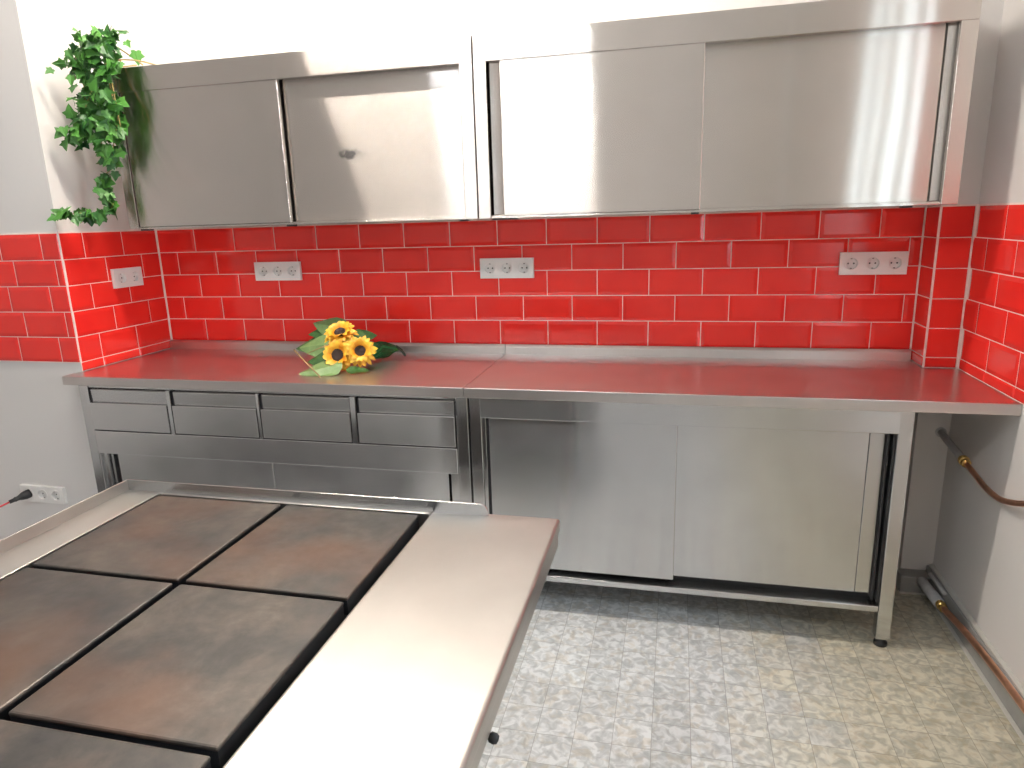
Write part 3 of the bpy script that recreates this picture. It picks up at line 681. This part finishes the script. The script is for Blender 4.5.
vines = [  # main trailing strands, from the top of the cabinet forward and down the left end
    [(.36, -.30, 1.985), (.28, -.36, 2.005), (.20, -.41, 1.99), (.17, -.43, 1.90), (.15, -.44, 1.80), (.15, -.44, 1.71), (.165, -.43, 1.63), (.17, -.43, 1.54), (.185, -.435, 1.485), (.15, -.47, 1.445), (.10, -.50, 1.455), (.03, -.53, 1.45)],
    [(.30, -.34, 1.99), (.22, -.40, 2.06), (.17, -.41, 2.05), (.12, -.42, 1.98), (.10, -.43, 1.90), (.11, -.44, 1.80), (.10, -.45, 1.74)],
    [(.28, -.35, 1.99), (.22, -.42, 1.96), (.23, -.44, 1.88), (.24, -.44, 1.80), (.21, -.44, 1.72), (.18, -.44, 1.64)],
    [(.24, -.38, 2.00), (.16, -.42, 2.03), (.095, -.43, 2.02), (.075, -.43, 1.97)],
    [(.17, -.42, 1.95), (.12, -.45, 1.85), (.09, -.46, 1.77), (.06, -.47, 1.735)],
    [(.20, -.40, 2.0), (.215, -.41, 2.06), (.225, -.40, 2.085)],
    [(.22, -.42, 1.93), (.25, -.45, 1.84), (.255, -.45, 1.76)],
]
vm_ = MB()
lf = MB(); lf.tint = []
for vi, v in enumerate(vines):
    path = [cx(p) + Vector((.042 if p[2] > 1.6 else .01, 0, 0)) for p in smooth_path(v, 6)]
    vm_.tube(path, [.0028*(1-.5*i/len(path)) for i in range(len(path))], 7)
    ln = sum((a-b_).length for a, b_ in zip(path, path[1:]))
    for i, p in enumerate(path):
        if vi == 0 and i < 9: continue
        if vi != 0 and i < 5: continue
        z = (p+org).z
        dens = 3 if z > 1.70 else 2
        for _ in range(dens):
            spread = .050 if 1.70 < z else (.030 if z > 1.5 else .020)
            off = Vector((rng.gauss(0, .55), rng.gauss(-.15, .40), rng.gauss(0, .45)))*spread
            q = p + off
            w = q + org
            if w.x > .285 and w.z < 1.98: q.x -= (w.x-.27)
            if w.y > -.40 and w.x > .185 and w.z < 1.985: q.y = -.405 - org.y - rng.random()*.03
            w = q + org
            if w.x < .025 and w.y > -.56: q.x = .03 - org.x
            dirv = Vector((rng.gauss(0, .7), rng.gauss(-.35, .5), rng.gauss(-.55, .6)))
            nrm = Vector((rng.gauss(0.1, .6), -1.0+rng.gauss(0, .4), rng.gauss(.35, .5)))
            sz = rng.uniform(.030, .050)
            leaf_into(lf, IVY, q, dirv, nrm, sz, rng.uniform(-.1, .35), rng.random()*.8, .15)
vm_.build('vine_stem', 'vine', t, smooth=True)
lf.build('foliage', 'ivy', t, recalc=False)
# ================================================================ SUNFLOWERS
t = thing('sunflower_bouquet', 'bunch of three yellow sunflowers lying on the left worktop', 'flowers', None, (1.10, -.30, Z_TOP))
org2 = Vector((1.10, -.30, Z_TOP))
def rel(p): return Vector(p) - org2
def flower(center, face, R, seed):
    rg = random.Random(seed); c = rel(center); n = Vector(face).normalized(); e = n.orthogonal().normalized(); w = n.cross(e)
    m = MB(); m.tint = []
    for ring, (cnt, r0, r1, lift, rise) in enumerate(((17, .30, 1.0, -.10, -.22), (16, .30, .90, .04, .02), (13, .28, .70, .12, .26))):
        for k in range(cnt):
            a = 2*PI*(k+.5*ring)/cnt + rg.gauss(0, .06); d = e*math.cos(a) + w*math.sin(a); s = n.cross(d)
            Lp = R*r1*rg.uniform(.90, 1.06); wd = R*.165*rg.uniform(.9, 1.15); tl = rg.gauss(0, .05)
            rows = []
            for q, ww in ((0, .45), (.25, .85), (.55, 1.0), (.82, .62), (1.0, .06)):
                rr = R*r0 + (Lp-R*r0)*q
                hgt = R*(lift*.5 + (rise+tl)*q + .10*math.sin(q*PI))
                rows.append([m.bm.verts.new(c + d*rr + s*(wd*ww*sg) + n*(hgt + (.030*R if sg == 0 else R*.06))) for sg in (-1, 0, 1)])
            ti = rg.random()*.45
            for a_, b_ in zip(rows, rows[1:]):
                for j in range(2): m.bm.faces.new((a_[j], a_[j+1], b_[j+1], b_[j])); m.tint.append(ti + .14*rows.index(a_) - .12)
    fl = m.build('flower_head', 'petal', t, recalc=False, smooth=True)
    MB().lathe([(R*.37, -.03*R), (R*.39, .06*R), (R*.35, .15*R), (R*.26, .18*R), (R*.16, .15*R), (0, .12*R)], c, n, 28).build('seed_disc', 'seed', fl, smooth=True)
    MB().lathe([(0, -.22*R), (R*.18, -.22*R), (R*.42, -.10*R), (R*.45, -.03*R), (R*.30, -.01*R)], c, n, 20).build('calyx', 'stem', fl, smooth=True)
    return c, n
fls = [((1.064, -.385, .896), (.10, -.92, .34), .072, 3), ((1.152, -.375, .912), (.34, -.86, .34), .064, 5), ((1.052, -.33, .972), (.05, -.55, .80), .068, 8)]
for a in fls: flower(*a)
# stems run back to the right and are bound together
sm = MB()
ends = [(1.195, -.10, .872), (1.185, -.09, .875), (1.20, -.115, .870)]
for (c, f, R, s_), e_ in zip(fls, ends):
    c0 = Vector(c) - Vector(f).normalized()*R*.18
    sm.tube([rel(p) for p in smooth_path([c0, c0 + Vector((.025, .07, -.015)), (1.14, -.20, .885), e_], 6)], .0055, 10)
sm.build('stem', 'stem', t, smooth=True)
MB().tube([rel(p) for p in ((1.188, -.115, .882), (1.215, -.125, .868), (1.236, -.14, .849))], [.007, .006, .0045], 10).build('cut_stem', 'stem_dark', t, smooth=True)
wr = MB(); wr.tint = []
WR = [(.10, .06), (.17, .2), (.20, .4), (.17, .6), (.10, .8), (.05, .93)]
for k in range(11):
    a = 2*PI*k/11; rr = .030
    off = Vector((math.cos(a)*rr*.9, math.cos(a)*-.35*rr, math.sin(a)*rr))
    b0 = rel((1.118, -.25, .886)) + off*1.15; t1 = rel((1.196, -.10, .872)) + off*.45
    leaf_grid(wr, WR, b0, t1-b0, off + Vector((0, -.01, 0)), (t1-b0).length*rng.uniform(.8, 1.05), -.35, rng.random()*.7, .05, .25)
wr.build('leaf_wrap', 'wrapleaf', t, recalc=False, smooth=True)
BIG = [(.16, .02), (.36, .12), (.45, .28), (.43, .45), (.34, .62), (.21, .80), (.09, .93)]
bl = MB(); bl.tint = []
def bigleaf(base, tip, nrm, fold, tint, wid=1.0, curl=.05):
    b0, t0 = rel(base), rel(tip); d = t0-b0
    leaf_grid(bl, [(u*wid, v) for u, v in BIG], b0, d, nrm, d.length, fold, tint, curl, .10)
bigleaf((1.035, -.265, .985), (.880, -.235, 1.003), (-.05, -.72, .69), -.35, .45, .72, .06)    # upper leaf behind the flowers
bigleaf((1.050, -.31, .930), (.838, -.300, .915), (-.10, -.78, .60), -.25, .55, .62, .10)      # large grey-green middle leaf
bigleaf((1.02, -.26, .945), (.800, -.255, .900), (-.1, -.7, .7), -.2, .05, .60, .05)           # dark leaf behind it
bigleaf((1.00, -.25, .975), (.862, -.25, .955), (-.1, -.75, .6), -.1, .0, .55, .05)            # dark leaf between the two
bigleaf((1.10, -.43, .874), (.952, -.495, .845), (-.1, -.50, .86), -.25, .55, .85, .0)         # pale lower leaf lying on the steel
bigleaf((1.06, -.37, .890), (.930, -.385, .868), (0, -.65, .75), -.1, .0, .80, .0)             # dark leaf in between
bigleaf((1.12, -.44, .852), (1.205, -.415, .846), (0, -.3, .95), .05, .0, .7, .0)
bigleaf((1.08, -.28, .955), (1.150, -.21, .945), (.2, -.7, .6), .0, .10, .7, .0)
bl.build('leaves', 'bigleaf', t, recalc=False)
tw = MB()
tw.tube([rel(p) for p in ((.898, -.42, .922), (.975, -.475, .886), (1.060, -.528, .8435))], [.0032, .003, .0026], 8)
tw.tube([rel(p) for p in ((1.03, -.385, .938), (.985, -.395, .922), (.940, -.40, .903))], [.0022, .002, .0016], 8)
tw.build('twig', 'twig', t, smooth=True)

for o_ in [o_ for o_ in bpy.data.objects if o_.parent and (o_.parent == t or o_.parent.parent == t)]:
    for v_ in o_.data.vertices: v_.co.z = max(v_.co.z, .0016)
# ================================================================ CEILING LAMP (above the picture)
for (lx, ly, lz), ln_, mt_, lab in ((LAMP_POS, LAMP_LEN, 'tube', 'long fluorescent strip light under the ceiling above the worktop'), (LAMP2_POS, 1.2, 'tube2', 'fluorescent strip light under the ceiling above the stove, in mid room')):
    t = thing('strip_light', lab, 'lamp')
    MB().box(lx-ln_/2-.03, lx+ln_/2+.03, ly-.03, ly+.03, lz+.045, ZC, .004).build('housing', 'lamp_body', t)
    for xa in (lx-ln_/2-.03, lx+ln_/2):
        MB().box(xa, xa+.03, ly-.018, ly+.018, lz-.022, lz+.05, .004).build('tube_holder', 'lamp_body', t)
    MB().tube([(lx-ln_/2, ly, lz), (lx+ln_/2, ly, lz)], .018, 16).build('tube', mt_, t, smooth=True)
